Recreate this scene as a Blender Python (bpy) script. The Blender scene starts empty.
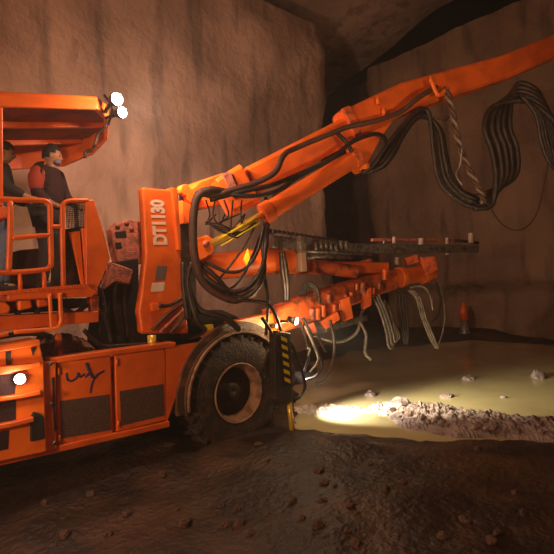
import bpy, bmesh, math, random
from mathutils import Vector, Matrix, noise
random.seed(7)
C = bpy.context.scene.collection
PI = math.pi
# ------------------------------------------------------------------ camera
TH = math.radians(47.4); ROLL = math.radians(3.0); FPX = 480.0
CAM = Vector((0, 0, 2.1))
FW = Vector((math.cos(TH), math.sin(TH), 0))
R0 = Vector((math.sin(TH), -math.cos(TH), 0)); U0 = Vector((0, 0, 1))
CR = R0*math.cos(ROLL) - U0*math.sin(ROLL)
CU = R0*math.sin(ROLL) + U0*math.cos(ROLL)
def ray(px, py): return FW + CR*((px-277)/FPX) - CU*((py-277)/FPX)
def P3(px, py, d): return CAM + ray(px, py)*d
def PY(px, py, Y):
    r = ray(px, py); return CAM + r*(Y/r.y)
def PZ(px, py, z=0.0):
    r = ray(px, py); return CAM + r*((z-CAM.z)/r.z)
cd = bpy.data.cameras.new('camera'); cam = bpy.data.objects.new('camera', cd); C.objects.link(cam)
m = Matrix((CR, CU, -FW)).transposed().to_4x4(); m.translation = CAM
cam.matrix_world = m
cd.sensor_width = 36; cd.lens = 36*FPX/554; cd.clip_start = 0.05; cd.clip_end = 200
bpy.context.scene.camera = cam
# ------------------------------------------------------------------ materials
def mat(name, col, rough=0.6, metal=0.0, col2=None, amt=0.5, scale=6.0, bump=0.0, bscale=40, emit=None, es=0, spec=None, lo=0.45, hi=0.65, detail=6):
    M = bpy.data.materials.new(name); M.use_nodes = True
    nt = M.node_tree; b = nt.nodes['Principled BSDF']
    b.inputs['Base Color'].default_value = (*col, 1); b.inputs['Roughness'].default_value = rough
    b.inputs['Metallic'].default_value = metal
    if spec is not None: b.inputs['Specular IOR Level'].default_value = spec
    tc = nt.nodes.new('ShaderNodeTexCoord')
    if col2:
        n = nt.nodes.new('ShaderNodeTexNoise'); n.inputs['Scale'].default_value = scale; n.inputs['Detail'].default_value = detail
        nt.links.new(tc.outputs['Object'], n.inputs['Vector'])
        r = nt.nodes.new('ShaderNodeMapRange'); r.inputs[1].default_value = lo; r.inputs[2].default_value = hi
        r.inputs[3].default_value = 0; r.inputs[4].default_value = amt
        nt.links.new(n.outputs[0], r.inputs[0])
        x = nt.nodes.new('ShaderNodeMix'); x.data_type = 'RGBA'
        x.inputs[6].default_value = (*col, 1); x.inputs[7].default_value = (*col2, 1)
        nt.links.new(r.outputs[0], x.inputs[0]); nt.links.new(x.outputs[2], b.inputs['Base Color'])
    if bump:
        n2 = nt.nodes.new('ShaderNodeTexNoise'); n2.inputs['Scale'].default_value = bscale; n2.inputs['Detail'].default_value = 8
        nt.links.new(tc.outputs['Object'], n2.inputs['Vector'])
        bp = nt.nodes.new('ShaderNodeBump'); bp.inputs['Strength'].default_value = bump; bp.inputs['Distance'].default_value = 0.05
        nt.links.new(n2.outputs[0], bp.inputs['Height']); nt.links.new(bp.outputs[0], b.inputs['Normal'])
    if emit:
        b.inputs['Emission Color'].default_value = (*emit, 1); b.inputs['Emission Strength'].default_value = es
    return M
OR = (0.82, 0.14, 0.011)
orange = mat('orange_paint', OR, 0.40, 0, (0.45, 0.065, 0.008), 0.55, 3, 0.06, 60)
orange_d = mat('orange_dirty', (0.70, 0.12, 0.02), 0.55, 0, (0.08, 0.03, 0.02), 0.9, 7, 0.25, 50)
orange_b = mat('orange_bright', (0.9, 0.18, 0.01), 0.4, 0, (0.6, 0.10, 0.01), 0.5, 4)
dust = mat('dusty_pink_orange', (0.55, 0.16, 0.09), 0.7, 0, (0.16, 0.06, 0.04), 0.8, 12, 0.4, 60)
dark = mat('grimy_dark_steel', (0.022, 0.013, 0.011), 0.5, 0.2, (0.07, 0.033, 0.02), 0.7, 9, 0.3, 60)
steel = mat('muddy_steel', (0.30, 0.27, 0.25), 0.35, 0.6, (0.07, 0.045, 0.035), 0.8, 14, 0.2, 60)
hose_m = mat('rubber_hose', (0.020, 0.013, 0.011), 0.38, 0, (0.065, 0.034, 0.022), 0.7, 12, 0.2, 80)
hose_br = mat('muddy_sleeved_hose', (0.10, 0.042, 0.026), 0.55, 0, (0.05, 0.03, 0.02), 0.8, 10, 0.3, 80)
hose_g = mat('grey_hose', (0.30, 0.27, 0.23), 0.35, 0, (0.10, 0.08, 0.06), 0.8, 10, 0.2, 80)
yellow = mat('yellow_paint', (0.95, 0.74, 0.02), 0.45, 0, (0.5, 0.3, 0.02), 0.4, 20)
chrome = mat('brass_toned_rod', (0.92, 0.62, 0.10), 0.3, 0.35)
tyre_m = mat('muddy_tyre', (0.028, 0.016, 0.011), 0.7, 0, (0.09, 0.045, 0.024), 0.8, 9, 0.6, 35)
rim_m = mat('muddy_rim', (0.42, 0.23, 0.13), 0.6, 0.1, (0.08, 0.04, 0.02), 0.8, 7, 0.4, 40)
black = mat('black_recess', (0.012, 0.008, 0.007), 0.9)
white = mat('white_lettering', (0.75, 0.55, 0.42), 0.6)
grey_st = mat('grey_sticker', (0.14, 0.10, 0.09), 0.6)
blue_ink = mat('dark_blue_paint', (0.02, 0.012, 0.06), 0.7)
lampglass = mat('lamp_glass', (1, 1, 1), 0.2, emit=(1.0, 0.93, 0.82), es=60)
skin = mat('skin', (0.36, 0.17, 0.09), 0.55)
hair_m = mat('black_hair', (0.012, 0.008, 0.007), 0.6, bump=0.5, bscale=120)
shirt_m = mat('dark_maroon_shirt', (0.032, 0.007, 0.008), 0.9, 0, (0.018, 0.005, 0.005), 0.6, 12, 0.3, 30)
shirt_k = mat('black_shirt', (0.018, 0.012, 0.012), 0.85, bump=0.3, bscale=30)
trous = mat('dark_trousers', (0.022, 0.016, 0.022), 0.85, bump=0.3, bscale=30)
jeans = mat('blue_jeans', (0.10, 0.13, 0.20), 0.85, bump=0.3, bscale=60)
patch = mat('orange_sleeve', (0.30, 0.035, 0.015), 0.8)
mask_m = mat('pale_blue_mask', (0.16, 0.14, 0.21), 0.8)
rock_m = mat('grey_rock', (0.30, 0.22, 0.20), 0.7, 0, (0.09, 0.06, 0.055), 0.8, 7, 0.8, 30)
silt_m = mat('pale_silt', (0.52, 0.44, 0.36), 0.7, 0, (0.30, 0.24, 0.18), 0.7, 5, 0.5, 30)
rock_d = mat('brown_rock', (0.09, 0.045, 0.028), 0.85, 0, (0.05, 0.03, 0.02), 0.8, 7, 0.8, 30)
# grille: fine mesh pattern
def grille_mat(name, c1, c2, sc):
    M = mat(name, c1, 0.7); nt = M.node_tree; b = nt.nodes['Principled BSDF']
    tc = nt.nodes.new('ShaderNodeTexCoord'); v = nt.nodes.new('ShaderNodeTexVoronoi'); v.inputs['Scale'].default_value = sc
    nt.links.new(tc.outputs['Object'], v.inputs['Vector'])
    x = nt.nodes.new('ShaderNodeMix'); x.data_type = 'RGBA'; x.inputs[6].default_value = (*c1, 1); x.inputs[7].default_value = (*c2, 1)
    nt.links.new(v.outputs['Distance'], x.inputs[0]); nt.links.new(x.outputs[2], b.inputs['Base Color'])
    return M
grille_m = grille_mat('fine_wire_grille', (0.03, 0.016, 0.012), (0.13, 0.065, 0.045), 55)
# ------------------------------------------------------------------ object helpers
WLOC = {}
def link(o, parent, wl):
    C.objects.link(o); WLOC[o.name] = wl
    if parent is not None:
        o.parent = parent; o.location = wl - WLOC[parent.name]
    else: o.location = wl
def obj(name, bm, material, parent=None, smooth=False, bevel=0.0, origin=None):
    me = bpy.data.meshes.new(name)
    bmesh.ops.recalc_face_normals(bm, faces=bm.faces)
    if origin is None:
        cs = [v.co for v in bm.verts]
        origin = Vector([(min(c[i] for c in cs)+max(c[i] for c in cs))/2 for i in range(3)])
        if parent is None: origin.z = min(c.z for c in cs)
    origin = Vector(origin)
    bmesh.ops.translate(bm, vec=-origin, verts=bm.verts)
    bm.to_mesh(me); bm.free()
    ms = material if isinstance(material, (list, tuple)) else [material]
    for k in ms: me.materials.append(k)
    for p in me.polygons: p.use_smooth = smooth
    o = bpy.data.objects.new(name, me); link(o, parent, origin)
    if bevel:
        b = o.modifiers.new('bevel', 'BEVEL'); b.width = bevel; b.segments = 2; b.limit_method = 'ANGLE'; b.angle_limit = math.radians(40)
        for p in me.polygons: p.use_smooth = True
        try:
            w = o.modifiers.new('wn', 'WEIGHTED_NORMAL'); w.keep_sharp = True
        except Exception: pass
    return o
def tag(o, label=None, cat=None, group=None, kind=None):
    if label: o['label'] = label
    if cat: o['category'] = cat
    if group: o['group'] = group
    if kind: o['kind'] = kind
    return o
def thing(name, loc, label, cat, group=None):
    o = bpy.data.objects.new(name, None); o.empty_display_size = 0.2; link(o, None, Vector(loc)); return tag(o, label, cat, group)
def prism(bm, pts, ext, mi=0):
    """polygon pts extruded by vector ext"""
    a = [bm.verts.new(p) for p in pts]; b = [bm.verts.new(Vector(p)+ext) for p in pts]
    f = [bm.faces.new(a), bm.faces.new(b[::-1])]
    n = len(a)
    for i in range(n): f.append(bm.faces.new((a[i], b[i], b[(i+1) % n], a[(i+1) % n])))
    for k in f: k.material_index = mi
    return bm
def pp(px_pts, Y, t, bm=None):
    """outline on the plane y=Y, thickness t going away from the viewer"""
    bm = bm or bmesh.new()
    return prism(bm, [PY(x, y, Y) for x, y in px_pts], Vector((0, t, 0)))
def box(bm, c, s, rot=None):
    M = Matrix.Translation(c) @ (rot.to_4x4() if rot else Matrix()) @ Matrix.Diagonal((*s, 1))
    bmesh.ops.create_cube(bm, size=1, matrix=M); return bm
def crom(pts, n=8):
    pts = [Vector(p) for p in pts]
    if len(pts) < 3: return pts
    P = [pts[0]*2-pts[1]] + pts + [pts[-1]*2-pts[-2]]
    out = []
    for i in range(1, len(P)-2):
        for k in range(n):
            t = k/n
            out.append(0.5*((2*P[i]) + (P[i+1]-P[i-1])*t + (2*P[i-1]-5*P[i]+4*P[i+1]-P[i+2])*t*t + (3*P[i]-P[i-1]-3*P[i+1]+P[i+2])*t**3))
    out.append(pts[-1]); return out
def sweep(bm, pts, sizes, prof, up=U0):
    """sweep profile [(u,v)] (u sideways, v up) scaled by sizes[i]=(w,h)"""
    rings = []
    n = len(pts); last = None
    for i, p in enumerate(pts):
        t = (pts[min(i+1, n-1)] - pts[max(i-1, 0)]).normalized()
        if last is None:
            s = t.cross(up)
            if s.length < 0.05: s = t.cross(Vector((1, 0, 0)))
        else:
            s = last - t*last.dot(t)
        s.normalize(); u = s.cross(t).normalized(); last = s
        w, h = sizes[i] if isinstance(sizes, list) else sizes
        rings.append([bm.verts.new(p + s*(a*w) + u*(b*h)) for a, b in prof])
    k = len(prof)
    for i in range(n-1):
        for j in range(k):
            bm.faces.new((rings[i][j], rings[i][(j+1) % k], rings[i+1][(j+1) % k], rings[i+1][j]))
    bm.faces.new(rings[0][::-1]); bm.faces.new(rings[-1])
    return bm
def circ(n=10): return [(math.cos(2*PI*i/n), math.sin(2*PI*i/n)) for i in range(n)]
BOXP = [(-.5, -.4), (-.4, -.5), (.4, -.5), (.5, -.4), (.5, .4), (.4, .5), (-.4, .5), (-.5, .4)]
SQP = [(-.5, -.5), (.5, -.5), (.5, .5), (-.5, .5)]
def tube(bm, pts, r, n=8, smooth=True, seg=6):
    q = crom(pts, seg) if smooth and len(pts) > 2 else [Vector(p) for p in pts]
    return sweep(bm, q, (r, r), circ(n))
def cyl(bm, a, b, r, n=20, r2=None):
    return sweep(bm, [Vector(a), Vector(b)], [(r, r), (r2 or r, r2 or r)], circ(n))
def lathe(bm, c, prof, axis='Y', n=48):
    """prof: list of (radius, offset along axis); closed loop"""
    rings = []
    for i in range(n):
        a = 2*PI*i/n
        rings.append([bm.verts.new(Vector((c[0]+r*math.cos(a), c[1]+o, c[2]+r*math.sin(a)))) for r, o in prof])
    k = len(prof)
    for i in range(n):
        for j in range(k):
            bm.faces.new((rings[i][j], rings[i][(j+1) % k], rings[(i+1) % n][(j+1) % k], rings[(i+1) % n][j]))
    return bm
def tube_px(bm, pts, r, n=8, seg=6): return tube(bm, [P3(*p) for p in pts], r, n, True, seg)
# ================================================================== SETTING
# ---- ground height field
PUD = [PZ(x, y, -0.02) for x, y in ((288, 392), (300, 378), (316, 362), (345, 352), (400, 347), (464, 341), (554, 336), (640, 338), (640, 452), (554, 452), (470, 449), (430, 446), (380, 443), (330, 436), (296, 428), (284, 410))]
def pud_dist(x, y):
    ins = False; dm = 1e9; n = len(PUD)
    for i in range(n):
        a = PUD[i]; b = PUD[(i+1) % n]
        if (a.y > y) != (b.y > y) and x < (b.x-a.x)*(y-a.y)/(b.y-a.y)+a.x: ins = not ins
        ex, ey = b.x-a.x, b.y-a.y
        t = max(0, min(1, ((x-a.x)*ex+(y-a.y)*ey)/(ex*ex+ey*ey+1e-9)))
        dm = min(dm, math.hypot(x-a.x-t*ex, y-a.y-t*ey))
    return -dm if ins else dm
def seg_d(x, y, a, b):
    ex, ey = b.x-a.x, b.y-a.y
    t = max(0, min(1, ((x-a.x)*ex+(y-a.y)*ey)/(ex*ex+ey*ey))); return math.hypot(x-a.x-t*ex, y-a.y-t*ey), t
HEAP = [PZ(424, 420), PZ(455, 424), PZ(490, 428), PZ(580, 438)]
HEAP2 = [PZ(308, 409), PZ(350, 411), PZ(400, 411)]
def ground(x, y):
    d = pud_dist(x, y)
    n = noise.fractal(Vector((x*0.9, y*0.9, 3.1)), 0.9, 2.1, 6)*0.075 + noise.fractal(Vector((x*3.5, y*3.5, 7.1)), 0.8, 2.1, 4)*0.022
    s = max(-1, min(1, d/0.5))
    h = 0.035 + 0.085*s + n*(1.0 if d > 0 else 0.6)
    if d > 0: h = max(h, 0.0+0.5*n)
    # rock bench at the foot of the face
    if x > 12.9: h += min(1, (x-12.9)/1.2)*0.07*(0.8+noise.noise(Vector((x, y*1.2, 0))))
    return h
bm = bmesh.new()
xs = [-6 + 0.16*i for i in range(0, 125)]; ys = [-5 + 0.16*i for i in range(0, 105)]
# finer in the visible zone
xs = []; v = -6.0
while v < 15.4: xs.append(v); v += 0.09 if 0.5 < v < 11 else 0.22
ys = []; v = -5.0
while v < 14: ys.append(v); v += 0.09 if -0.5 < v < 9.3 else 0.3
G = [[bm.verts.new((x, y, ground(x, y))) for y in ys] for x in xs]
for i in range(len(xs)-1):
    for j in range(len(ys)-1): bm.faces.new((G[i][j], G[i+1][j], G[i+1][j+1], G[i][j+1]))
mud = mat('wet_mud', (0.022, 0.010, 0.006), 0.5, 0, (0.085, 0.040, 0.019), 0.9, 1.6, 0.8, 14)
fl = tag(obj('floor', bm, mud, smooth=True), kind='structure')
# ---- water
wm = mat('murky_water', (0.46, 0.38, 0.19), 0.12, 0, (0.33, 0.26, 0.13), 0.7, 0.8, 0.06, 3.0)
bm = bmesh.new(); cen = sum(PUD, Vector())/len(PUD); wp = []
for p in PUD:
    d_ = (p-cen).normalized(); q = p + d_*0.30; q.x = min(q.x, 13.3); wp.append(Vector((q.x, min(q.y, 12.5), -0.04)))
prism(bm, wp, Vector((0, 0, 0.05)))
wat = tag(obj('puddle_water', bm, wm), 'murky yellow-green water pooled across the tunnel floor ahead of the drill rig', 'puddle', kind='stuff')
# ---- tunnel walls
def wall_mat(name, c1, c2, c3):
    M = mat(name, c1, 0.72, 0, c2, 0.95, 0.55, 0.9, 5, lo=0.40, hi=0.62, detail=8)
    nt = M.node_tree; b = nt.nodes['Principled BSDF']
    tc = [n for n in nt.nodes if n.type == 'TEX_COORD'][0]
    mp = nt.nodes.new('ShaderNodeMapping'); mp.inputs['Scale'].default_value = (2.6, 2.6, 0.32)
    nt.links.new(tc.outputs['Object'], mp.inputs['Vector'])
    n = nt.nodes.new('ShaderNodeTexNoise'); n.inputs['Scale'].default_value = 1.0; n.inputs['Detail'].default_value = 7
    nt.links.new(mp.outputs[0], n.inputs['Vector'])
    r = nt.nodes.new('ShaderNodeMapRange'); r.inputs[1].default_value = 0.52; r.inputs[2].default_value = 0.66
    r.inputs[3].default_value = 0; r.inputs[4].default_value = 0.8; nt.links.new(n.outputs[0], r.inputs[0])
    x = nt.nodes.new('ShaderNodeMix'); x.data_type = 'RGBA'; x.inputs[7].default_value = (*c3, 1)
    src = b.inputs['Base Color'].links[0].from_socket
    nt.links.new(src, x.inputs[6]); nt.links.new(r.outputs[0], x.inputs[0]); nt.links.new(x.outputs[2], b.inputs['Base Color'])
    return M
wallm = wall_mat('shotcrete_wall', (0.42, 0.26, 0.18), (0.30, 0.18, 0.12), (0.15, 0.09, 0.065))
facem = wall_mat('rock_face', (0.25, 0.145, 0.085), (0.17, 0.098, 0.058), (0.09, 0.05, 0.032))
shaded_rock = mat('shaded_dark_rock', (0.075, 0.04, 0.03), 0.6, 0, (0.035, 0.02, 0.016), 0.9, 2, 0.9, 6)  # recess rock, its shade put into the dark base colour
ZT = 9.2
def wall(name, plan, mts, seg=0.2, zmax=ZT, amp=0.10, zmin=-0.4, ledge=None):
    bm = bmesh.new(); cols = []
    P = [Vector((a, b, 0)) for a, b in plan]; mi = []
    path = []
    for i in range(len(P)-1):
        L = (P[i+1]-P[i]).length; k = max(1, int(L/seg))
        nrm = Vector((-(P[i+1]-P[i]).y, (P[i+1]-P[i]).x, 0)).normalized()
        for j in range(k): path.append((P[i].lerp(P[i+1], j/k), nrm, i))
    path.append((P[-1], nrm, len(P)-2))
    zs = [zmin + seg*k for k in range(int((zmax-zmin)/seg)+2)]
    for p, nn, i in path:
        c = []
        for z in zs:
            z = min(z, zmax)
            q = Vector((p.x, p.y, z))
            d = noise.fractal(q*0.45, 0.9, 2.0, 6)*amp*2.2 + noise.noise(q*2.2)*amp*0.35
            if ledge and z < ledge + .15*noise.noise(Vector((p.y*.6, 0, 0))): d += .45 if nn.x > 0 else -.45; q = q.copy()
            c.append(bm.verts.new(q + nn*d))
        cols.append(c)
    for a in range(len(cols)-1):
        for z in range(len(zs)-1):
            f = bm.faces.new((cols[a][z], cols[a+1][z], cols[a+1][z+1], cols[a][z+1])); f.material_index = 0 if not isinstance(mts, list) else mts[1][path[a][2]]
    return tag(obj(name, bm, mts[0] if isinstance(mts, list) else mts, smooth=True), kind='structure')
wall('wall_far', [(-6, 9), (10.3, 9), (10.5, 9.2), (10.5, 13.4)], wallm)
wall('wall_recess', [(10.5, 13.4), (14.8, 13.4), (14.8, 10.4), (14.2, 10.2)], shaded_rock)
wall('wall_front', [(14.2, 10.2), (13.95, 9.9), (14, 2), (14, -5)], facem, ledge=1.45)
wall('wall_near', [(14, -5), (-6, -5)], wallm, 0.5)
wall('wall_back', [(-6, -5), (-6, 9)], wallm, 0.5)
# ceiling: arched vault
bm = bmesh.new(); rows = []
for i in range(0, 49):
    x = -6.2 + 21.4*i/48; row = []
    for j in range(0, 33):
        t = j/32; y = -5.2 + (19.0)*t; z = ZT - 0.1 + math.sin(PI*t)*1.9
        q = Vector((x, y, z)); row.append(bm.verts.new(q + Vector((0, 0, noise.fractal(q*0.45, 0.9, 2, 6)*0.25))))
    rows.append(row)
for i in range(48):
    for j in range(32): bm.faces.new((rows[i][j], rows[i+1][j], rows[i+1][j+1], rows[i][j+1]))
tag(obj('ceiling', bm, wallm, smooth=True), kind='structure')
# ================================================================== ROCKS
def rock_bm(s, seed, sub=2):
    bm = bmesh.new(); bmesh.ops.create_icosphere(bm, subdivisions=sub, radius=1)
    rr = random.Random(seed); sc = Vector((s*rr.uniform(.8, 1.3), s*rr.uniform(.7, 1.1), s*rr.uniform(.5, .85)))
    for v in bm.verts:
        k = 1 + noise.noise(v.co*1.3 + Vector((seed*3.3, 0, 0)))*0.5
        # flatten to facets
        v.co = Vector((v.co.x*sc.x*k, v.co.y*sc.y*k, v.co.z*sc.z*k))
    return bm
HG = 'pale rocks half submerged in the puddle'
def put_rock(px, py, s, seed, m_, label, group=None, z=0.0, zoff=None):
    p = PZ(px, py, z); bm = rock_bm(s, seed)
    gz = max(ground(p.x, p.y), 0.0 if pud_dist(p.x, p.y) < 0 else -1)
    if zoff is not None: gz = zoff
    for v in bm.verts: v.co += Vector((p.x, p.y, gz + s*0.12))
    return tag(obj('rock', bm, m_), label, 'rock', group)
put_rock(371, 396, 0.10, 1, rock_m, 'pale rock poking out of the water nearest to the stabiliser jack')
put_rock(447, 397, 0.10, 2, rock_m, 'lone pale rock in mid water above the rubble ridge', )
put_rock(401, 408, 0.24, 3, rock_m, 'largest pale rock on the lit end of the low mud bar')
put_rock(391, 413, 0.13, 4, rock_m, 'pale rock leaning on the left side of the largest rock')
put_rock(416, 410, 0.12, 5, rock_m, 'pale rock right beside the largest rock on the mud bar')
put_rock(468, 380, 0.10, 6, rock_m, 'small rock near the far shore in the middle of the puddle')
put_rock(539, 378, 0.17, 7, rock_m, 'flat pale rock near the far shore at right edge')
put_rock(324, 411, 0.07, 8, rock_m, 'small pale stone in the brightest patch of water beside the jack')
put_rock(503, 398, 0.06, 9, rock_m, 'tiny brown stone in open water behind the rubble ridge')
# rubble ridge in the water
def ridge(name, line, w, h, label, m_, seed, rough=.10):
    bm = bmesh.new(); x0 = min(p.x for p in line)-w; x1 = max(p.x for p in line)+w; y0 = min(p.y for p in line)-w; y1 = max(p.y for p in line)+w
    st = 0.035; nx = int((x1-x0)/st); ny = int((y1-y0)/st); g = {}
    for i in range(nx+1):
        for j in range(ny+1):
            x = x0+i*st; y = y0+j*st
            d = min(seg_d(x, y, line[k], line[k+1])[0] for k in range(len(line)-1))
            w2 = w*(0.75+0.45*noise.noise(Vector((x*1.4, y*1.4, seed))))
            if d > w2: continue
            k = 1-(d/w2)**2
            z = h*k*(0.8+0.5*noise.noise(Vector((x*2, y*2, seed+4)))) + abs(noise.fractal(Vector((x*7, y*7, seed)), 0.7, 2.1, 5))*rough*k - 0.03
            g[i, j] = bm.verts.new((x, y, z))
    for (i, j) in list(g):
        q = [g.get(t) for t in ((i, j), (i+1, j), (i+1, j+1), (i, j+1))]
        if all(q): bm.faces.new(q)
    bd = [e for e in bm.edges if e.is_boundary]
    r = bmesh.ops.extrude_edge_only(bm, edges=bd)
    for v in [v for v in r['geom'] if isinstance(v, bmesh.types.BMVert)]: v.co.z = -0.10
    return tag(obj(name, bm, m_), label, 'rubble', kind='stuff')
ridge('rubble_ridge', HEAP, 0.80, 0.20, 'long ridge of grey and brown broken rubble lying in the puddle at right', rock_m, 2)
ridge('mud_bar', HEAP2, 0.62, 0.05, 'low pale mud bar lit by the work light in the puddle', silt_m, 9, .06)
rr = random.Random(11)
for i in range(44):
    t = rr.random()*(len(HEAP)-1); k = int(t); p = HEAP[k].lerp(HEAP[k+1], t-k); s = rr.uniform(.025, .07)
    q = p + Vector((rr.uniform(-.4, .4), rr.uniform(-.4, .4), 0))
    bm = rock_bm(s, 30+i, 2)
    for v in bm.verts: v.co += Vector((q.x, q.y, 0.10 + s*0.2))
    tag(obj('rock', bm, rock_m), 'one of the small broken rocks strewn over the rubble ridge in the water', 'rock', 'rocks on the rubble ridge')
for i in range(46):
    px, py = rr.uniform(20, 545), rr.uniform(450, 552)
    p = PZ(px, py, 0.05)
    if pud_dist(p.x, p.y) < 0.05 or p.y > 4.75: continue
    s = rr.uniform(.02, .055); bm = rock_bm(s, 80+i, 2); gz = ground(p.x, p.y)
    for v in bm.verts: v.co += Vector((p.x, p.y, gz + s*0.2))
    tag(obj('rock', bm, rock_d), 'one of the dark muddy stones scattered over the foreground floor', 'rock', 'stones on the foreground mud')
# ================================================================== DRILL RIG
Y0 = 4.9
rig = thing('drill_rig', (3.2, 6.1, 0.0), 'big orange tunnel drilling rig with three booms standing in mud beside the puddle', 'drilling rig')
# chassis core
obj('chassis', pp([(-160, 372), (52, 366), (166, 350), (167, 418), (52, 450), (-160, 505)], Y0+0.06, 2.3), orange_d, rig, bevel=0.02)
bm = pp([(-160, 497), (0, 459), (170, 421), (170, 427), (0, 466), (-160, 505)], Y0-0.02, 0.14)
obj('sill_beam', bm, orange, rig, bevel=0.01)
bm = pp([(50, 358), (176, 342), (176, 347), (50, 364)], Y0-0.03, 0.16)
obj('top_rail', bm, orange, rig, bevel=0.01)
# doors
def door(outl, gr, nm='engine_door'):
    d = obj(nm, pp(outl, Y0, 0.06), orange, rig, bevel=0.012)
    obj('grille', pp(gr, Y0-0.008, 0.02), grille_m, d)
    (a, b, c, e) = outl
    for t in (0.1, 0.9):
        x = a[0]+1.5+(e[0]-a[0])*t; y = a[1]+(e[1]-a[1])*t
        bm = bmesh.new(); p = PY(x, y, Y0-0.01); cyl(bm, p-Vector((0, 0, .035)), p+Vector((0, 0, .035)), .012, 10); obj('hinge', bm, orange_b, d, True)
    return d
d1 = door([(57, 363), (111, 356), (113, 434), (58, 447)], [(60.6, 401), (109, 394.5), (111, 430), (61.5, 438.5)])
d2 = door([(115, 355), (165, 349), (167, 420), (117, 432)], [(119.8, 391.2), (163.5, 384), (164.5, 415.5), (121.5, 425.5)])
# post between door and rear unit with dark slot and bolts
obj('door_post', pp([(44, 362), (56, 361), (57, 449), (46, 452)], Y0-0.04, 0.12), orange, rig, bevel=0.01)
obj('slot', pp([(52, 378), (54, 377), (56.5, 430), (54.5, 432)], Y0-0.047, 0.02), black, rig)
for (x, y) in ((50, 364), (51, 404), (54, 443)):
    bm = bmesh.new(); p = PY(x, y, Y0-0.05); cyl(bm, p-Vector((0, .015, 0)), p+Vector((0, .02, 0)), .018, 10); obj('bolt', bm, steel, rig, True)
# graffiti scrawl on door
def stroke(bm, pts, r, Y):
    q = crom([PY(x, y, Y) for x, y in pts], 5)
    sweep(bm, q, (r, .003), circ(6), up=Vector((0, -1, 0))) if False else tube(bm, q, r, 5, False)
bm = bmesh.new(); Yg = Y0-0.001
stroke(bm, [(66, 373), (67, 379), (71, 381), (76, 378), (78, 373), (80, 377), (84, 374)], .010, Yg)
stroke(bm, [(86, 363), (89, 371), (92, 377)], .016, Yg)
stroke(bm, [(85, 377), (90, 373), (94, 378), (98, 374), (104, 371)], .011, Yg)
stroke(bm, [(97, 374), (92, 383), (90, 393)], .008, Yg)
obj('scrawl', bm, blue_ink, d1)
# ---- rear unit (stepped ladder boxes)
rearY = Y0-0.10
ru = obj('rear_step_unit', pp([(-160, 372), (0, 351), (40, 344), (44, 362), (47, 452), (0, 462), (-160, 500)], rearY, 0.5), orange_b, rig, bevel=0.015)
obj('top_lip', pp([(-160, 362), (0, 346), (40, 339.5), (41, 345), (0, 352), (-160, 368)], rearY-0.06, 0.3), orange_b, ru, bevel=0.01)
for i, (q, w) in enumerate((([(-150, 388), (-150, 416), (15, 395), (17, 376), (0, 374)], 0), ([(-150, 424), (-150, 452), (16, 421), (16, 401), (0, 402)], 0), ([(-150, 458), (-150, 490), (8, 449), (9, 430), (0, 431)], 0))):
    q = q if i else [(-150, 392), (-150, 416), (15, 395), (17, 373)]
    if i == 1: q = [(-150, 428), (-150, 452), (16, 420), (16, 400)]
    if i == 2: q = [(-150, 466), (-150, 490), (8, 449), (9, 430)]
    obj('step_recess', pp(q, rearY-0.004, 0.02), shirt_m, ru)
for q in ([(-150, 418), (20, 395), (41, 390), (41, 395), (20, 399), (-150, 424)], [(-150, 453), (14, 422), (34, 417), (34, 422), (14, 427), (-150, 459)], [(-150, 380), (30, 364), (41, 362), (41, 367), (0, 374), (-150, 390)]):
    obj('step_tread', pp(q, rearY-0.07, 0.10), orange, ru, bevel=0.008)
obj('step_bracket', pp([(31, 418), (34, 412), (41, 414), (44, 417), (45, 438), (31, 442)], rearY-0.03, 0.05), black, ru, bevel=0.01)
obj('notch_plate', pp([(6, 352), (6, 368), (11, 367), (11, 351)], rearY-0.01, 0.03), dark, ru)
obj('tie_down_plate', pp([(31, 348), (37, 347), (33, 356)], rearY-0.012, 0.03), dark, ru)
# marker lamp on the rear unit
def lamp(name, c, direction, r, parent, depth=0.10, glass=lampglass):
    d = Vector(direction).normalized(); bm = bmesh.new()
    cyl(bm, c - d*depth, c - d*0.012, r*0.75, 20, r*1.12)
    cyl(bm, c - d*0.02, c + d*0.006, r*1.14, 20)
    o = obj(name, bm, dark, parent, True)
    bm = bmesh.new(); cyl(bm, c + d*0.004, c + d*0.02, r, 20, r*0.92)
    obj('lamp_glass', bm, glass, o, True)
    return o
lp_marker = PY(20, 379, rearY-0.08)
lamp('marker_lamp', lp_marker, (-0.35, -1, 0.1), .045, rig)
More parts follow.
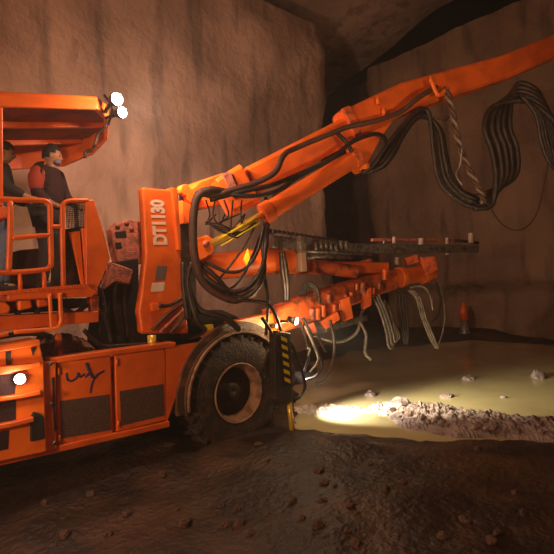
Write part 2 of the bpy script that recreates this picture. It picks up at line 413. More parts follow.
# ---- wheels
def wheel(c, R, sgn):
    """sgn -1: visible face toward -Y"""
    t0 = -sgn
    W = 0.42
    prof = [(0.33*R/.66, 0.03), (0.39*R/.66, 0.0), (0.52*R/.66, -0.015), (R*.90, 0.0), (R*.965, 0.03), (R*.985, 0.08), (R*.985, W-.08), (R*.965, W-.03), (R*.9, W), (.42*R/.66, W), (.31*R/.66, W-.05), (.31*R/.66, 0.05)]
    w = obj('wheel', lathe(bmesh.new(), c, prof), tyre_m, rig, True)
    bm = bmesh.new(); nl = 26
    for i in range(nl):
        for side in (0, 1):
            a = 2*PI*(i+side*.5)/nl
            rot = Matrix.Rotation(-a, 3, 'Y')
            cc = Vector((c[0], c[1]+(.105 if side == 0 else W-.105), c[2])) + rot @ Vector((R*0.99, 0, 0))
            box(bm, cc, (.055, .20, .055), rot @ Matrix.Rotation((.35 if side else -.35), 3, 'X'))
            # shoulder lug running down the sidewall
            cc = Vector((c[0], c[1]+(.018 if side == 0 else W-.018), c[2])) + rot @ Vector((R*0.935, 0, 0))
            box(bm, cc, (.10, .045, .05), rot)
    obj('tread', bm, tyre_m, w, bevel=0.008)
    # rim: deep dish; lit inner wall painted lighter, shaded hub painted dark
    r1 = .305*R/.66
    prof = [(r1+.03, -0.005), (r1+.03, .02), (r1, .05), (r1*.93, .18), (r1*.55, .20), (r1*.5, .20), (r1*.47, .20), (r1*.45, .26), (r1*.45, .30), (r1*.98, .30), (r1+.035, .06), (r1+.045, -0.0)]
    obj('rim', lathe(bmesh.new(), c, prof), rim_m, w, True)
    prof = [(.001, .12), (.10, .12), (.125, .145), (.14, .16), (r1*.90, .165), (r1*.90, .29), (.001, .29)]
    obj('hub', lathe(bmesh.new(), c, prof, n=32), dark, w, True)
    for i in range(10):
        a = 2*PI*i/10; p = Vector((c[0]+.20*math.cos(a), c[1]+.215, c[2]+.20*math.sin(a)))
        bm = bmesh.new(); cyl(bm, p-Vector((0, .035, 0)), p+Vector((0, .03, 0)), .016, 6); obj('wheel_nut', bm, steel, w)
    return w
wc = PY(240, 395, 4.86)
WR = 0.725
wc.z = WR - 0.07
wheel(wc, WR, -1)
# far wheel (seen under the machine from the side)
wc2 = wc + Vector((0, 1.95, 0))
wheel(wc2, WR, 1)
bm = bmesh.new(); cyl(bm, wc+Vector((0, .28, 0)), wc2+Vector((0, .2, 0)), .14, 16); box(bm, (wc+wc2)/2+Vector((0, .2, 0)), (.4, .5, .42)); obj('axle', bm, dark, rig)
# mudguard: arc band over wheel
def arc_band(name, c, ra, rb, a0, a1, y0, y1, m_, parent, n=28):
    bm = bmesh.new(); R_ = []
    for i in range(n+1):
        a = a0+(a1-a0)*i/n; ca, sa = math.cos(a), math.sin(a)
        R_.append([bm.verts.new((c[0]+r*ca, y, c[2]+r*sa)) for r, y in ((ra, y0), (rb, y0), (rb, y1), (ra, y1))])
    for i in range(n):
        for j in range(4): bm.faces.new((R_[i][j], R_[i][(j+1) % 4], R_[i+1][(j+1) % 4], R_[i+1][j]))
    bm.faces.new(R_[0][::-1]); bm.faces.new(R_[-1]); return obj(name, bm, m_, parent, True, bevel=0.006)
mg_mat = mat('muddy_mudguard', (0.07, 0.035, 0.022), 0.45, 0, (0.22, 0.085, 0.03), 0.8, 6, 0.3, 40)
mg = arc_band('mudguard', wc, WR*1.08, WR*1.12, math.radians(10), math.radians(188), Y0-0.06, Y0+0.50, mg_mat, rig)
arc_band('guard_lip', wc, WR*1.05, WR*1.09, math.radians(12), math.radians(185), Y0-0.09, Y0-0.05, rim_m, mg)
arc_band('guard_face', wc, WR*1.09, WR*1.25, math.radians(35), math.radians(186), Y0-0.03, Y0+0.03, mg_mat, mg)
# orange quarter panel between door and mudguard
bm = bmesh.new(); pts = [PY(165.5, 349, Y0), PY(200, 344, Y0), ]
arc = [Vector((wc.x+WR*1.25*math.cos(a), Y0, wc.z+WR*1.25*math.sin(a))) for a in [math.radians(t) for t in (112, 122, 132, 142, 152, 162, 172)]]
prism(bm, [PY(166, 347, Y0)] + [Vector((arc[0].x, Y0, PY(166, 347, Y0).z))] + arc + [PY(167, 422, Y0)], Vector((0, .05, 0)))
obj('quarter_panel', bm, orange, rig)
# ---- front chassis behind the wheel, dark machinery deck
obj('front_frame', pp([(168, 352), (275, 352), (275, 400), (168, 410)], Y0+0.52, 1.3), dark, rig, bevel=0.02)
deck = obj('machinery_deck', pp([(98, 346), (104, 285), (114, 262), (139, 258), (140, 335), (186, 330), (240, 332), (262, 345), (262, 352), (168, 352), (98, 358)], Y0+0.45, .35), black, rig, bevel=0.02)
# ---- platform
fl_z = PY(40, 291, Y0+.1)
bm = pp([(-160, 303), (0, 294), (88, 286), (98, 289), (98, 295), (88, 296), (0, 302), (-160, 312)], Y0+0.0, 2.1)
plat = obj('platform', bm, orange_d, rig, bevel=0.008)
bm = bmesh.new()
for i in range(34):
    x = 2+i*2.55; y = 293.6 - (x/88)*7.8
    p = PY(x, y-.4, Y0-.04); box(bm, p, (.018, .03, .035))
obj('grating_teeth', bm, orange, plat)
obj('edge_beam', pp([(8, 293.5), (88, 286.5), (97, 292), (92, 297), (24, 299), (8, 300)], Y0-0.03, 0.05), orange, plat, bevel=0.006)
# blocks under the platform
for i, q in enumerate(([(-150, 300), (5, 301), (11, 306), (10, 313), (4, 314), (-150, 318)], [(18, 299), (31, 298), (33, 308), (19, 311)], [(37, 298), (48, 297), (49, 306), (38, 308)])):
    obj('valve_cover', pp(q, Y0+0.03, 0.4), orange_b if i < 2 else orange_d, rig, bevel=0.02)
obj('lower_deck_beam', pp([(-150, 322), (0, 316), (99, 311), (99, 322), (0, 331), (-150, 338)], Y0+0.02, 0.3), orange, rig, bevel=0.012)
obj('under_deck_shelf', pp([(-150, 305), (92, 298), (92, 305), (62, 311), (-150, 322)], Y0+0.4, 1.5), dark, rig)
obj('deck_leg', pp([(57, 334), (62, 334), (63, 359), (58, 360)], Y0+0.10, 0.08), orange_d, rig, bevel=0.006)
obj('deck_post', pp([(90, 296), (99, 296), (99, 312), (92, 312)], Y0+0.10, 0.1), orange_d, rig, bevel=0.006)
for x in (17, 36):
    obj('dark_bracket', pp([(x, 300), (x+4, 300), (x+5, 329), (x+1, 330)], Y0+0.08, 0.1), black, rig, bevel=0.004)
# grab handle hanging under platform
bm = bmesh.new(); Yh = Y0-0.04
def tp(bm, pts, r, Y, n=8, seg=5): return tube(bm, [PY(x, y, Y) for x, y in pts], r, n, True, seg)
tp(bm, [(60, 293), (60.5, 310), (61, 321), (58, 327), (51, 329), (35, 330.5), (14, 332)], .021, Yh)
tp(bm, [(49.5, 294), (50.5, 310), (51.5, 328)], .018, Yh)
tp(bm, [(8, 333.5), (0, 335), (-40, 338)], .021, Yh)
obj('grab_rail', bm, orange_b, rig, True)
# dark hoses under deck
for k, q in enumerate(([(62, 308), (75, 313), (88, 305), (100, 312)], [(0, 337), (20, 334), (40, 334), (52, 337)], [(84, 330), (100, 345), (120, 346), (160, 343)], [(90, 300), (105, 320), (112, 345)], [(100, 285), (104, 310), (98, 340)], [(118, 275), (114, 300), (118, 335)], [(126, 270), (124, 300), (128, 338)], [(106, 270), (110, 290), (106, 320)])):
    bm = bmesh.new(); tp(bm, q, .025, Y0+.2+.04*k); obj('hose', bm, hose_m, rig, True)
# ---- guard rails
bm = bmesh.new(); Yr = Y0+0.02
tp(bm, [(-60, 196), (0, 199), (20, 200), (42, 200.5), (48, 203), (50, 209), (50.5, 235), (51, 262), (48.5, 268), (42, 270), (20, 272), (-10, 273)], .026, Yr, 10)
tp(bm, [(10.5, 201), (10, 236), (8.5, 273)], .026, Yr, 10)
tp(bm, [(12, 238), (30, 236.5), (50, 235)], .024, Yr, 10)
tp(bm, [(50, 226), (56, 226.5), (62, 226)], .022, Yr, 8)
for x in (20, 44): tp(bm, [(x, 271), (x+.5, 294)], .02, Yr, 8)
obj('guard_rail', bm, orange, rig, True)
gp = obj('guard_panel', pp([(86, 200), (94, 199.5), (101, 222), (110.5, 258), (103, 277), (96, 292), (86, 290)], Yr-.02, 0.05), orange, rig, bevel=0.012)
bm = bmesh.new(); tp(bm, [(63.5, 290), (62.5, 240), (62.5, 210), (64, 203.5), (69, 201), (78, 200.5), (88, 200.5)], .024, Yr, 10); obj('panel_tube', bm, orange, gp, True)
# expanded-metal window in the guard panel
bm = bmesh.new(); A = PY(66, 204, Yr+.02); B = PY(87, 203, Yr+.02); D_ = PY(67, 228, Yr+.02)
u = B-A; v = D_-A
for i in range(15): tube(bm, [A+u*(i/14), A+u*(i/14)+v], .004, 4, False)
for i in range(13): tube(bm, [A+v*(i/12), A+v*(i/12)+u], .004, 4, False)
obj('mesh_window', bm, dark, gp)
for x in (75, ): obj('window_bar', pp([(x, 204), (x+2.5, 204), (x+3.5, 227), (x+1, 227)], Yr+.02, .03), dark, gp)
obj('lower_infill', pp([(66, 229), (87, 226), (88, 288), (66, 290)], Yr+.10, .03), dark, gp)
obj('inner_strut', pp([(70, 232), (80, 231), (84.5, 287), (82.5, 287)], Yr+.03, .04), orange_b, gp, bevel=0.004)
obj('inner_fin', pp([(82, 228), (87, 227), (88, 287), (86, 287)], Yr+.02, .04), orange_b, gp, bevel=0.004)
# control console by the left operator
obj('control_console', pp([(-150, 206), (2, 204), (9, 208), (9, 219), (-150, 222)], Y0+0.25, 0.35), orange_d, rig, bevel=0.02)
# equipment behind rails (dark boxes seat etc.)
obj('seat_box', pp([(18, 250), (42, 248), (44, 292), (16, 293)], Y0+1.25, 0.5), shirt_m, rig, bevel=0.03)
bm = bmesh.new(); tp(bm, [(53, 232), (57, 250), (55, 287)], .05, Y0+.5); obj('rubber_sleeve', bm, black, rig, True)
# ---- canopy
cn = bmesh.new(); zc = PY(50, 94, 4.96).z
plan = [(-2.2, 4.96), (PY(97, 96, 4.96).x, 4.96), (2.36, 5.25), (2.60, 5.85), (2.62, 6.35), (2.40, 6.85), (1.95, 7.18), (-2.2, 7.18)]
# the roof falls a little to the front, following the photographed lip
_a, _b, _c = PY(0, 91, 4.96), PY(97, 96, 4.96), PY(60, 149, 7.18)
_sx = (_b.z-_a.z)/(_b.x-_a.x); _sy = (_c.z-_a.z-_sx*(_c.x-_a.x))/(7.18-4.96)
def cz(x, y): return _a.z + _sx*(x-_a.x) + _sy*(y-4.96)
pl = [Vector((x, y, cz(x, y))) for x, y in plan]
prism(cn, pl, Vector((0, 0, -0.05)))
canopy = obj('canopy', cn, orange, rig, bevel=0.012)
def skirt(a, b, h0, h1, th, nm, m_, inset=0.0):
    bm = bmesh.new(); d = (b-a).normalized(); nn = Vector((-d.y, d.x, 0))*th
    up = Vector((0, 0, -0.03))
    v = [a+up, b+up, b+up+Vector((0, 0, -h1)), a+up+Vector((0, 0, -h0))]
    prism(bm, v, nn); return obj(nm, bm, m_, canopy, bevel=0.008)
hs = [0.12, 0.11, 0.13, 0.20, 0.26, 0.30, 0.24, 0.16]
for i in range(7):
    skirt(pl[i], pl[i+1], hs[i], hs[i+1], 0.05, 'canopy_skirt', orange if i != 3 else orange_b)
# under-roof cross ribs
bm = bmesh.new()
for y in (5.7, 6.45):
    prism(bm, [Vector((-2.2, y, cz(-2.2, y)-.05)), Vector((2.5, y, cz(2.5, y)-.05)), Vector((2.5, y, cz(2.5, y)-.11)), Vector((-2.2, y, cz(-2.2, y)-.16))], Vector((0, .06, 0)))
obj('roof_rib', bm, orange, canopy, bevel=0.005)
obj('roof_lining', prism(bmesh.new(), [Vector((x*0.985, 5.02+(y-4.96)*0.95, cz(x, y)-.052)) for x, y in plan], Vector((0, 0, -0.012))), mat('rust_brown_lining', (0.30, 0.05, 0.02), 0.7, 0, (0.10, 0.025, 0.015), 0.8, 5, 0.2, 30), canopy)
obj('canopy_post', pp([(-3, 92), (3, 105), (3.5, 206), (-3, 206)], 5.0, 0.10), orange, rig, bevel=0.01)
# canopy lamp
lc = P3(117, 104, 5.15)
lamp('canopy_lamp', lc+Vector((0, 0, .05)), (0.15, -1, -0.1), .066, rig, .09)
lamp('canopy_lamp', lc+Vector((0.045, -.01, -.085)), (0.25, -1, -0.1), .055, rig, .09)
bm = bmesh.new(); tube(bm, [lc+Vector((0.0, .08, .05)), lc+Vector((-.06, .12, -.02)), P3(106, 112, 5.3)], .02, 8)
tube(bm, [lc+Vector((0.04, .08, -.08)), P3(106, 118, 5.3)], .02, 8)
tube(bm, [P3(104, 95, 5.2), P3(112, 108, 5.2), P3(108, 125, 5.3)], .015, 8); obj('lamp_bracket', bm, dark, rig, True)
# torn rubber flap and cables at canopy corner
bm = bmesh.new(); tube_px(bm, [(96, 143, 5.6), (92, 150, 5.6), (86, 152, 5.6), (85, 158, 5.6)], .02); tube_px(bm, [(108, 118, 5.5), (106, 126, 5.5), (98, 134, 5.55), (95, 146, 5.55)], .018); obj('torn_rubber_strip', bm, dark, canopy, True)
# ---- name tower
YT = 5.15
tw = obj('cover_tower', pp([(142, 187), (174.5, 190), (178, 220), (181.5, 251), (184, 285), (189, 330), (190, 334), (142, 334), (139, 312), (142, 291), (146, 253), (144, 215)], YT, 0.13), orange, rig, bevel=0.03)
obj('side_flange', pp([(172, 187), (178, 189), (181.5, 250), (178.5, 250)], YT-.05, .15), orange, tw, bevel=0.01)
# lettering
def text(body, c0, c1, height, Y, m_, parent, name='lettering', width=None):
    cu = bpy.data.curves.new('t', 'FONT'); cu.body = body; cu.size = 1; cu.extrude = 0.004; cu.offset = 0.04; cu.space_character = 0.92
    t = bpy.data.objects.new('t', cu); C.objects.link(t); bpy.context.view_layer.update()
    me = bpy.data.meshes.new_from_object(t.evaluated_get(bpy.context.evaluated_depsgraph_get())); bpy.data.objects.remove(t)
    xs = [v.co.x for v in me.vertices]; ys_ = [v.co.y for v in me.vertices]
    x0, x1, y0, y1 = min(xs), max(xs), min(ys_), max(ys_)
    a = PY(*c0, Y); b = PY(*c1, Y); d = b-a; L = d.length; d.normalize()
    n = Vector((0, -1, 0)); up = n.cross(d).normalized()
    for v in me.vertices:
        u = (v.co.x-x0)/(x1-x0)*L; w = (v.co.y-y0)/(y1-y0)*height
        v.co = a + d*u + up*w + n*v.co.z
    bm = bmesh.new(); bm.from_mesh(me); return obj(name, bm, m_, parent)
text('DT1130', (167.5, 244.5), (164, 200), 0.185, YT-.004, white, tw)
obj('grey_sticker', pp([(157, 266), (167, 265.5), (165, 280), (155, 281)], YT-.004, .01), grey_st, tw)
obj('white_sticker', pp([(152.5, 283), (165, 282), (164, 291), (151, 292)], YT-.004, .01), white, tw)
for k, q in enumerate(([(188, 300), (170, 312), (152, 330)], [(188, 305), (175, 318), (160, 332)], [(186, 296), (170, 305), (158, 306)], [(188, 310), (180, 322), (170, 333)])):
    bm = bmesh.new(); tp(bm, q, .022, YT-.04); obj('hose', bm, [hose_br, dust, hose_m, hose_br][k], rig, True)
obj('small_bracket', pp([(152, 304), (158, 303), (160, 310), (153, 311)], YT-.05, .05), orange_b, tw)
bm = bmesh.new(); p = PY(152, 342, Y0+.2); cyl(bm, p-Vector((0, 0, .08)), p+Vector((0, 0, .08)), .05, 16); obj('brass_fitting', bm, chrome, rig, True)
# dusty knuckle block left of tower
kb = obj('knuckle_block', pp([(111, 229), (118, 222), (130, 219.5), (141, 221), (145, 232), (146, 262), (130, 268), (117, 262), (113, 245)], YT+.25, .16), dust, rig, bevel=0.02)
for q in ([(115, 232), (126, 231), (127, 237), (116, 238)], [(115, 243), (121, 242), (122, 248), (116, 249)]): obj('port', pp(q, YT+.245, .02), black, kb)
for x, y in ((118, 226), (127, 223), (132, 229)):
    bm = bmesh.new(); p = PY(x, y, YT+.24); cyl(bm, p, p+Vector((0, .06, 0)), .03, 10); obj('bolt', bm, dust, kb, True)
obj('lower_casting', pp([(112, 262), (124, 266), (134, 270), (130, 285), (116, 282), (104, 290)], YT+.12, .15), dust, rig, bevel=0.02)
obj('rubber_cover', pp([(182, 338), (188, 322), (203, 312), (224, 310), (240, 317), (248, 336)], 5.3, .3), black, rig, bevel=.04)
obj('yellow_tag', pp([(205, 325), (213, 324), (214, 330), (206, 331)], 5.28, .02), yellow, rig)
# mud caked on the machine deck
zt = PY(70, 357, Y0+.1).z
bm = bmesh.new(); g = {}
x0_, x1_ = PY(38, 340, 5.3).x, PY(96, 340, 5.3).x
for i in range(41):
    for j in range(25):
        u, v_ = i/40, j/24; k = max(0, 1-(2*u-1)**4)*max(0, 1-(2*v_-1)**4)
        x = x0_+(x1_-x0_)*u; y = 5.15+.9*v_
        g[i, j] = bm.verts.new((x, y, zt-.03 + k*(.19+.11*noise.noise(Vector((x*4, y*4, 1)))+.05*noise.noise(Vector((x*13, y*13, 1))))))
for i in range(40):
    for j in range(24): bm.faces.new((g[i, j], g[i+1, j], g[i+1, j+1], g[i, j+1]))
rx = bmesh.ops.extrude_face_region(bm, geom=list(bm.faces))
for v in [v for v in rx['geom'] if isinstance(v, bmesh.types.BMVert)]: v.co.z = zt-.05
tag(obj('mud_heap', bm, mat('caked_mud', (0.26, 0.13, 0.075), .85, 0, (.10, .045, .03), .9, 9, .9, 30)), 'brown caked mud heaped on the rig deck under the operators platform', 'mud', kind='stuff')
# ---- stabiliser jack
Yj = 4.45
jk = obj('stabiliser_jack', pp([(275, 334), (279, 331), (291, 333), (293, 365), (293, 402), (280, 405), (276, 400)], Yj, .12), dark, rig, bevel=0.015)
bm = bmesh.new(); a = PY(281, 336, Yj-.01); b_ = PY(286.5, 336, Yj-.01); c_ = PY(290, 384, Yj-.01); d_ = PY(283.5, 384, Yj-.01)
prism(bm, [PY(280, 335, Yj-.008), PY(288, 335, Yj-.008), PY(292, 386, Yj-.008), PY(284, 387, Yj-.008)], Vector((0, .008, 0)))
obj('warning_plate', bm, black, jk)
for i in range(6):
    y = 336+i*8.2; x = 281.2+i*0.62*1.1
    obj('yellow_stripe', pp([(x, y), (x+5.6, y+2.6), (x+6.2, y+6.6), (x+.6, y+4)], Yj-.014, .008), yellow, jk)
bm = bmesh.new(); a = PY(289, 400, Yj+.08); g = Vector((a.x+.03, a.y, 0.06)); cyl(bm, a, g, .035, 16); rod = obj('jack_rod', bm, chrome, jk, True)
bm = bmesh.new(); cyl(bm, g+Vector((0, 0, -.06)), g+Vector((0, 0, .0)), .16, 20, .13); obj('foot_plate', bm, dark, jk, True)
for q in ([(284, 333), (292, 345), (300, 365), (305, 385), (301, 396), (294, 400)], [(281, 331), (276, 316), (270, 306), (262, 302), (238, 300)], [(276, 345), (270, 330), (262, 318)], ):
    bm = bmesh.new(); tp(bm, q, .022, Yj+.05); obj('hose', bm, hose_m, rig, True)
bm = bmesh.new(); box(bm, PY(277, 345, Yj+.38), (.12, .5, .12)); box(bm, PY(279, 372, Yj+.38), (.12, .5, .24)); obj('jack_mount', bm, dark, rig, bevel=.02)
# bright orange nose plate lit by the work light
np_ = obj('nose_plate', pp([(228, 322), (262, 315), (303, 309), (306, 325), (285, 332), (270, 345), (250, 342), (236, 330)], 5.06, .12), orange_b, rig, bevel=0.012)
# work light on nose, pointing forward
wl = PY(296, 321, 4.60)
lamp('work_light', wl, (0.45, -0.85, -0.25), .05, rig, .12)
bm = bmesh.new(); tube(bm, [wl+Vector((-.08, .06, 0)), wl+Vector((-.1, .16, 0)), wl+Vector((-.1, .26, -.02))], .018, 8); obj('lamp_bracket', bm, dark, rig, True)
wl2 = PY(276, 326, 4.98)
lamp('work_light', wl2, (0.6, -0.9, -0.1), .028, rig, .08, mat('warm_lamp_glass', (1, .8, .4), .3, emit=(1, .62, .2), es=12))
wl_assumed = PY(288, 374, 5.0)  # assumed lamp hidden behind the jack, source of the light streak on the water
lamp('work_light', wl_assumed, (0.95, -0.2, -0.15), .06, rig, .12)
bm = bmesh.new(); box(bm, wl_assumed+Vector((-.2, .1, 0)), (.3, .06, .06)); obj('lamp_bracket', bm, dark, rig)
# ---- BOOM 1 (near)
def box_sweep(pts, sizes, m_, name, parent, prof=BOXP, bev=0.0, smooth=False, up=U0):
    return obj(name, sweep(bmesh.new(), [Vector(p) for p in pts], sizes, prof, up), m_, parent, smooth, bev)
D0 = 6.3; D1 = 7.5
def bd(px): return D0 + (D1-D0)*(px-205)/(500-205)
b1 = box_sweep([P3(250, 182, bd(250)), P3(345, 132, bd(345)), P3(400, 103, bd(400))], [(.34, .37), (.34, .36), (.34, .36)], orange, 'main_boom', rig, [(-.5, -.3), (-.38, -.5), (.38, -.5), (.5, -.3), (.5, .36), (.36, .5), (-.36, .5), (-.5, .36)], 0.01)
e0, e1 = P3(343, 128, bd(343)), P3(640, 12, bd(640))
box_sweep([e0, P3(400, 101, bd(400)), P3(500, 70, bd(500)), e1], [(.42, .40), (.42, .42), (.30, .36), (.26, .30)], orange, 'outer_boom', b1, BOXP, 0.01)
box_sweep([P3(343, 127, bd(343)), P3(350, 124, bd(350))], [(.46, .43), (.46, .43)], orange_d, 'boom_collar', b1, BOXP, 0.008)
box_sweep([P3(222, 199, bd(222)-.03), P3(247, 186, bd(247)-.03)], [(.46, .50), (.46, .56)], orange, 'boom_sleeve', b1, BOXP, 0.012)
box_sweep([P3(227, 186, bd(227)-.25), P3(234, 183, bd(234)-.25)], [(.10, .32), (.10, .30)], dust, 'pale_band', b1, BOXP)
kn = obj('boom_knuckle', pp([(188, 192), (200, 181), (214, 176), (226, 172), (232, 196), (222, 205), (205, 208), (191, 206)], 5.42, .42), orange, b1, bevel=0.03)
for (x, y, r) in ((193, 196, .10), (186, 190, .075), (213, 192, .06)):
    bm = bmesh.new(); p = PY(x, y, 5.36); cyl(bm, p, p+Vector((0, .12, 0)), r, 18); obj('pivot_pin', bm, orange_b, b1, True, bevel=.008)
# pivot column between tower and boom
obj('pivot_column', pp([(178, 186), (188, 184), (193, 215), (196, 260), (198, 330), (184, 330), (181, 250)], 5.45, .4), dark, rig, bevel=0.02)
obj('pivot_bracket', pp([(182, 200), (192, 205), (194, 222), (183, 224)], 5.35, .1), orange, rig, bevel=0.015)
# lift cylinder
L = obj('cylinder_lug', pp([(198, 238), (208, 235), (215, 240), (214, 252), (205, 258), (197, 262), (192, 256)], 5.40, .14), orange_b, b1, bevel=.02)
bm = bmesh.new(); p = PY(207, 244, 5.37); cyl(bm, p, p+Vector((0, .1, 0)), .05, 18); obj('lug_pin', bm, orange_d, b1, True)
ca, cb = P3(264, 214, 6.25), P3(355, 158, 6.65)
bm = bmesh.new(); cyl(bm, ca, cb, .125, 28); obj('lift_cylinder', bm, orange, b1, True, bevel=.01)
dd = (cb-ca).normalized()
bm = bmesh.new(); cyl(bm, ca-dd*.02, ca+dd*.12, .145, 28); obj('cylinder_gland', bm, orange, b1, True, bevel=.008)
bm = bmesh.new(); cyl(bm, cb-dd*.06, cb+dd*.05, .14, 28); obj('cylinder_cap', bm, orange_d, b1, True, bevel=.008)
bm = bmesh.new(); cyl(bm, P3(212, 244, 6.02), ca, .052, 18); obj('cylinder_rod', bm, chrome, b1, True)
bm = bmesh.new(); tube_px(bm, [(219, 239, 5.99), (258, 217, 6.08)], .022); tube_px(bm, [(221, 246, 5.99), (260, 223, 6.08)], .010); obj('rod_highlight', bm, yellow, b1, True)  # yellow tubes painting in the highlight along the cylinder rod
# triangular bracket under outer boom
bq = [P3(348, 146, 6.75), P3(395, 118, 6.9), P3(380, 140, 6.85), P3(368, 163, 6.8), P3(364, 172, 6.8), P3(352, 160, 6.75)]
bm = bmesh.new(); prism(bm, bq, Vector((.05, .20, 0))); obj('boom_bracket', bm, orange, b1, bevel=.012)
bm = bmesh.new(); cyl(bm, P3(353, 155, 6.66), P3(353, 155, 6.66)+Vector((.1, .4, 0)), .06, 16); cyl(bm, P3(367, 165, 6.68), P3(367, 165, 6.68)+Vector((.1, .3, 0)), .05, 16); obj('bracket_pin', bm, orange_b, b1, True)
def hose(pts, r, m_=None, parent=None):
    bm = bmesh.new(); tube_px(bm, pts, r, 8, 8); return obj('hose', bm, m_ or hose_m, parent or b1, True)
# hose along the boom
hose([(196, 193, 5.95), (215, 195, 5.85), (235, 189, 5.9), (258, 182, 5.95), (275, 172, 5.98), (284, 155, 6.05), (296, 148, 6.15), (330, 134, 6.3), (348, 127, 6.4), (375, 121, 6.5), (400, 112, 6.6), (418, 98, 6.65), (436, 87, 6.8)], .037, hose_br)
hose([(210, 200, 5.9), (240, 192, 5.9), (268, 186, 5.95), (290, 178, 6.1), (330, 160, 6.3), (352, 142, 6.45), (376, 134, 6.6), (386, 142, 6.8), (380, 158, 6.85)], .03)
hose([(215, 190, 5.9), (245, 196, 5.9), (275, 192, 6.0), (300, 176, 6.15), (345, 152, 6.4)], .03)
hose([(336, 132, 6.4), (346, 142, 6.42), (352, 152, 6.46)], .03)
# big sleeve hose from boom down to chassis
hose([(228, 193, 5.95), (212, 190, 5.8), (199, 195, 5.75), (194, 210, 5.75), (193, 235, 5.75), (195, 258, 5.75), (202, 280, 5.8), (215, 292, 5.85), (235, 300, 5.9), (255, 292, 5.95)], .05, hose_br)
hose([(200, 272, 5.8), (215, 284, 5.8), (232, 292, 5.85), (250, 286, 5.9), (262, 268, 5.95), (266, 245, 6.0), (268, 222, 6.3), (275, 200, 6.55), (292, 180, 6.6)], .032)
hose([(198, 262, 5.85), (215, 276, 5.85), (235, 296, 5.9), (253, 293, 5.9), (264, 272, 6.0), (263, 240, 6.2), (268, 218, 6.5), (285, 190, 6.6)], .03)
hose([(206, 262, 5.9), (228, 272, 5.9), (246, 268, 5.95), (258, 250, 6.0), (264, 225, 6.1)], .022)
hose([(256, 224, 6.1), (245, 245, 6.05), (230, 266, 6.0), (220, 278, 5.95)], .014)
hose([(188, 268, 5.9), (190, 290, 5.9), (200, 310, 5.9), (225, 318, 5.95), (240, 330, 6.0)], .04)
hose([(183, 262, 5.85), (184, 290, 5.85), (188, 320, 5.85)], .035)
hose([(192, 262, 5.8), (188, 284, 5.8), (196, 318, 5.8), (206, 330, 5.85)], .03)
for i in range(5):
    x = 206+i*9; rn = random.Random(i)
    hose([(x, 200, 5.95+.02*i), (x+rn.uniform(-3, 5), 212+rn.uniform(-2, 4), 6.0), (x+rn.uniform(-6, 8), 222+rn.uniform(0, 10), 6.0), (x+rn.uniform(2, 18), 214, 6.05)], .010)
for i in range(5): hose([(205+i*3, 222+i*2, 6.0), (222+i*3, 225+3*i, 6.0), (240, 232+i, 6.05), (256, 222, 6.1)], .010)
hose([(266, 195, 6.6), (264, 222, 6.5), (266, 245, 6.2), (264, 272, 6.1), (268, 300, 6.1), (266, 335, 6.1)], .022)
hose([(276, 190, 6.6), (266, 220, 6.45), (250, 262, 6.1), (236, 285, 6.0), (220, 292, 5.9)], .02)
# black hose tray below bracket, and the big hose loops off the boom
for i in range(7):
    k = (i-3)*1.25; z = 6.75+.05*((i*3)%7)
    hose([(366+k, 172, z), (378+k*1.5, 166, z), (390+k, 150+k, z), (402, 132+k*1.5, z+.05), (415, 116+k, z+.1), (427, 114+k, z+.15), (436+k*1.2, 130, z+.2), (440+k*1.6, 155, z+.2), (446+k*1.5, 180-k, z+.2), (462, 197-k*1.6, z+.2), (478, 203-k*1.3, z+.2)], .034)
for i in range(9):
    k = (i-4)*1.2+random.uniform(-.4,.4); z = 6.75+.05*((i*5)%9); kk = k*2.1
    hose([(474, 203-k*1.2, z+.2), (492, 193-k*1.5+4, z+.2), (506+kk, 176, z+.2), (505+kk*1.3, 150, z+.2), (498+kk*1.3, 128, z+.2), (502+kk, 105-k*.6, z+.2), (516+k*.3, 92-k*1.8, z+.2), (532, 95-k*1.8, z+.15), (546-k, 108-k*2, z+.1), (556-k*1.2, 135, z+.1), (566, 160, z+.1), (600, 150, z), (640, 60, z)], .04)
for k in range(3):
    hose([(522, 96, 6.8), (536+2*k, 115, 6.8), (541+3*k, 140, 6.8), (548+2*k, 160, 6.8), (558, 172, 6.8)], .03)
# twisted pale rope-like hose pair hanging from boom
import itertools
for ph in (0, PI):
    base = [(446, 88), (452, 110), (456, 132), (461, 152), (470, 172), (480, 190), (484, 203)]
    q = []
    for i in range(37):
        t = i/36*(len(base)-1); k = min(int(t), len(base)-2); f = t-k
        x = base[k][0]*(1-f)+base[k+1][0]*f; y = base[k][1]*(1-f)+base[k+1][1]*f
        p = P3(x, y, 6.75); a = i*1.15+ph; q.append(p + CR*(.028*math.cos(a)) + FW*(.028*math.sin(a)))
    bm = bmesh.new(); tube(bm, q, .024, 7, True, 2); obj('twisted_hose', bm, hose_br if ph else mat('pale_hose', (.22, .14, .10), .5, 0, (.1, .06, .04), .7, 12), b1, True)
hose([(432, 82, 6.7), (436, 92, 6.7), (440, 95, 6.72), (447, 88, 6.75)], .03, orange_b)
hose([(462, 148, 6.7), (460, 165, 6.7), (456, 175, 6.7), (462, 185, 6.7)], .012, hose_g)
hose([(488, 204, 6.8), (502, 224, 6.9), (520, 230, 6.9), (536, 215, 6.9), (545, 180, 6.9), (550, 150, 6.9)], .008)
hose([(430, 116, 6.8), (445, 120, 6.8), (452, 112, 6.8)], .01)
# bright stubs on outer boom, standing in for highlights on its fittings
for x, y in ((378, 101), (384, 112), (431, 80)):
    bm = bmesh.new(); p = P3(x, y, bd(x)-.30); cyl(bm, p+Vector((0, 0, -.05)), p+Vector((.0, 0, .05)), .03, 12); obj('highlight_fitting', bm, orange_b, b1, True)
